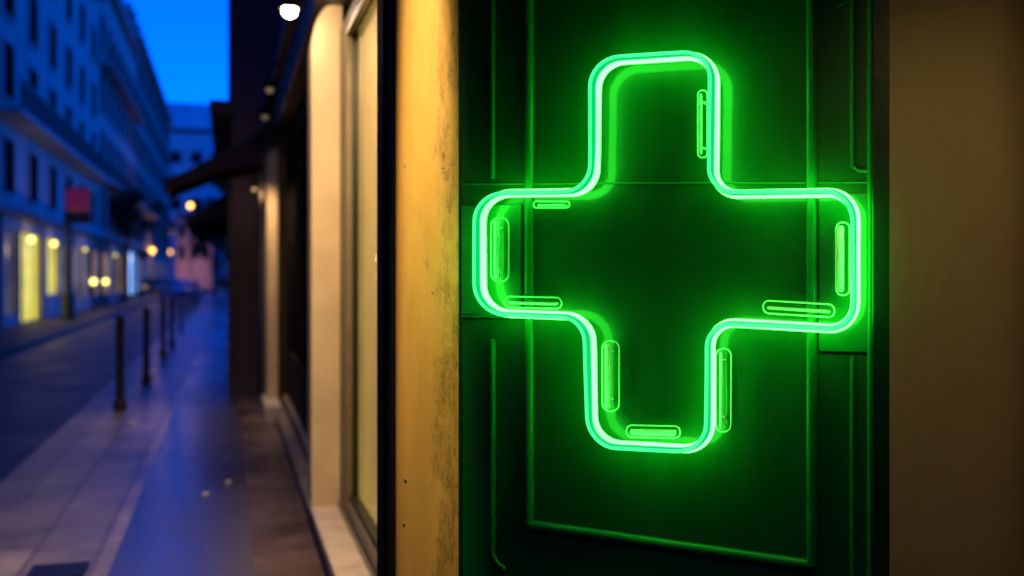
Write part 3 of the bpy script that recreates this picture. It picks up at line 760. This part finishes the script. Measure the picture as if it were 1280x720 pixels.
# ------------------------------------------------------------------ cars
def car(x, y, rz, paint, lab):
    e = empty('parked_car', (x, y, -.12 if x > KL and x < KR else 0), lab, 'car', 'cars parked down the street', rz)
    prof = [(-2.0, .35), (-2.05, .62), (-1.95, .85), (-1.2, .96), (-.75, 1.0), (-.2, 1.42), (.3, 1.5), (1.1, 1.48), (1.7, 1.1), (2.0, .95), (2.05, .5), (2.0, .3)]
    b = MB(); b.prism(prof, -.86, .86, 'x')
    for v in b.bm.verts:
        if v.co.z > 1.0: v.co.x *= 1 - (v.co.z - 1.0) * .42
    bmesh.ops.bevel(b.bm, geom=list(b.bm.edges), offset=.05, segments=2, affect='EDGES')
    b.build('body', paint, e, local=True, smooth=40)
    g = MB(); g.prism([(-.70, 1.03), (-.22, 1.39), (-.16, 1.39), (-.62, 1.0)], -.62, .62, 'x'); g.build('windscreen', 'winglass', e, local=True)
    g = MB(); g.prism([(1.20, 1.46), (1.74, 1.09), (1.70, 1.06), (1.15, 1.44)], -.60, .60, 'x'); g.build('rear_window', 'winglass', e, local=True)
    for s_ in (-1, 1):
        g = MB(); g.prism([(-.55, 1.02), (-.15, 1.36), (1.05, 1.38), (1.45, 1.06)], s_ * .80, s_ * .835, 'x')
        for v in g.bm.verts:
            v.co.x *= 1 - (v.co.z - 1.0) * .36
        g.build('side_window', 'winglass', e, local=True)
        MB().ball((s_ * .62, -2.0, .70), .13, 2, (1.2, .4, .7)).build('headlight', 'chrome', e, local=True, smooth=80)
        MB().ball((s_ * .66, 2.02, .78), .12, 2, (1, .4, .9)).build('tail_light', M['signred'] if False else 'clay', e, local=True, smooth=80)
        for yy in (-1.3, 1.3):
            rot = Matrix.Rotation(R(90), 4, 'Y')
            t_ = MB().lathe([(.2, -.1), (.31, -.1), (.33, -.06), (.33, .06), (.31, .1), (.2, .1)], (s_ * .78, yy, .33), 20, rot).build('wheel', 'tyre', e, local=True, smooth=40)
            MB().lathe([(.0, -.02), (.2, -.02), (.2, .02), (.05, .03)], (s_ * .885, yy, .33), 16, rot).build('rim', 'chrome', t_, local=True, smooth=40)
car(-2.65, 70, 0, 'carblue', 'dark blue car parked at the far end of the bollard row')
car(-5.3, 80, 0, 'cardark', 'dark car parked on the left pavement before the cold-lit shop')
car(-5.1, 98, 0, 'carblue', 'farthest dark blue car on the left pavement')

# ------------------------------------------------------------------ tree on the left pavement
def street_tree(x, y, lean, zc, zr, rr, lab):
    e = empty('street_tree', (x, y, 0), lab, 'tree', 'small street trees')
    MB().tube([(0, 0, 0), (.03, 0, 1.5), (lean * .5, .1, zc * .52), (lean, 0, zc * .8)], [.13, .11, .09, .04], 10).build('trunk', 'bark', e, local=True, smooth=50)
    for k in range(5):
        a = k * 1.26; MB().tube([(lean * .6, 0, zc * .58), (lean + .7 * math.cos(a), .7 * math.sin(a), zc * .78), (lean + 1.1 * math.cos(a), 1.1 * math.sin(a), zc * .95)], [.05, .035, .015], 6).build('limb', 'bark', e, local=True)
    b = MB()
    for _ in range(26):
        c = Vector((lean + random.gauss(0, rr), random.gauss(0, rr), zc + random.gauss(0, zr))); r_ = random.uniform(.4, .75)
        for i in range(240):
            d = Vector((random.gauss(0, 1), random.gauss(0, 1), random.gauss(0, 1))).normalized() * r_ * random.uniform(.3, 1)
            a = Vector((random.uniform(-1, 1), random.uniform(-1, 1), random.uniform(-1, 1))).normalized() * .09
            b2 = a.cross(Vector((random.uniform(-1, 1), random.uniform(-1, 1), 1))).normalized() * .05
            p = c + d; b.bm.faces.new([b.bm.verts.new(p + a), b.bm.verts.new(p + b2), b.bm.verts.new(p - a), b.bm.verts.new(p - b2)])
    b.build('crown', 'leaf', e, local=True)
tp = pix(158, 268, 62)
street_tree(-6.0, tp.y, tp.x + 6.0, 5.2, .85, .65, 'small dark leafy tree before the left-hand houses')
street_tree(-.85, 72, 0, 4.5, 1.25, .75, 'dark tree on the right pavement just beyond the awnings')

# ------------------------------------------------------------------ dusk sky
wd_ = bpy.data.worlds.new('World'); S.world = wd_; wd_.use_nodes = True
nt = wd_.node_tree; n = nt.nodes; L = nt.links
sky = n.new('ShaderNodeTexSky'); sky.sky_type = 'NISHITA'; sky.sun_disc = False
sky.sun_elevation = R(24); sky.sun_rotation = R(200); sky.ozone_density = 6; sky.air_density = 1.0; sky.dust_density = 0.0
mx = n.new('ShaderNodeMix'); mx.data_type = 'RGBA'; mx.blend_type = 'MULTIPLY'; mx.inputs[0].default_value = 1
mx.inputs[7].default_value = (.0, .41, 2.1, 1)
L.new(sky.outputs[0], mx.inputs[6]); L.new(mx.outputs[2], n['Background'].inputs[0])
n['Background'].inputs[1].default_value = .15

# ------------------------------------------------------------------ camera
cd = bpy.data.cameras.new('camera'); cam = bpy.data.objects.new('camera', cd); COL.objects.link(cam)
cam.location = (0, 0, EYE); cam.rotation_euler = (R(90), 0, -TH)
cd.sensor_width = 36; cd.lens = F / 1280 * 36; cd.shift_y = -15 / 1280; cd.clip_start = .05; cd.clip_end = 1500
cd.dof.use_dof = True; cd.dof.focus_distance = (dp(840, 345, .08)[0] * U + ORG - NB * .08).dot(FW); cd.dof.aperture_fstop = 1.6
S.camera = cam
S.view_settings.view_transform = 'Standard'; S.view_settings.look = 'None'; S.view_settings.exposure = 0; S.view_settings.gamma = 1
S.render.engine = 'CYCLES'
S.cycles.use_denoising = True
try: S.cycles.denoiser = 'OPENIMAGEDENOISE'
except Exception: pass
S.cycles.max_bounces = 8; S.cycles.transparent_max_bounces = 8
S.cycles.sample_clamp_indirect = 6
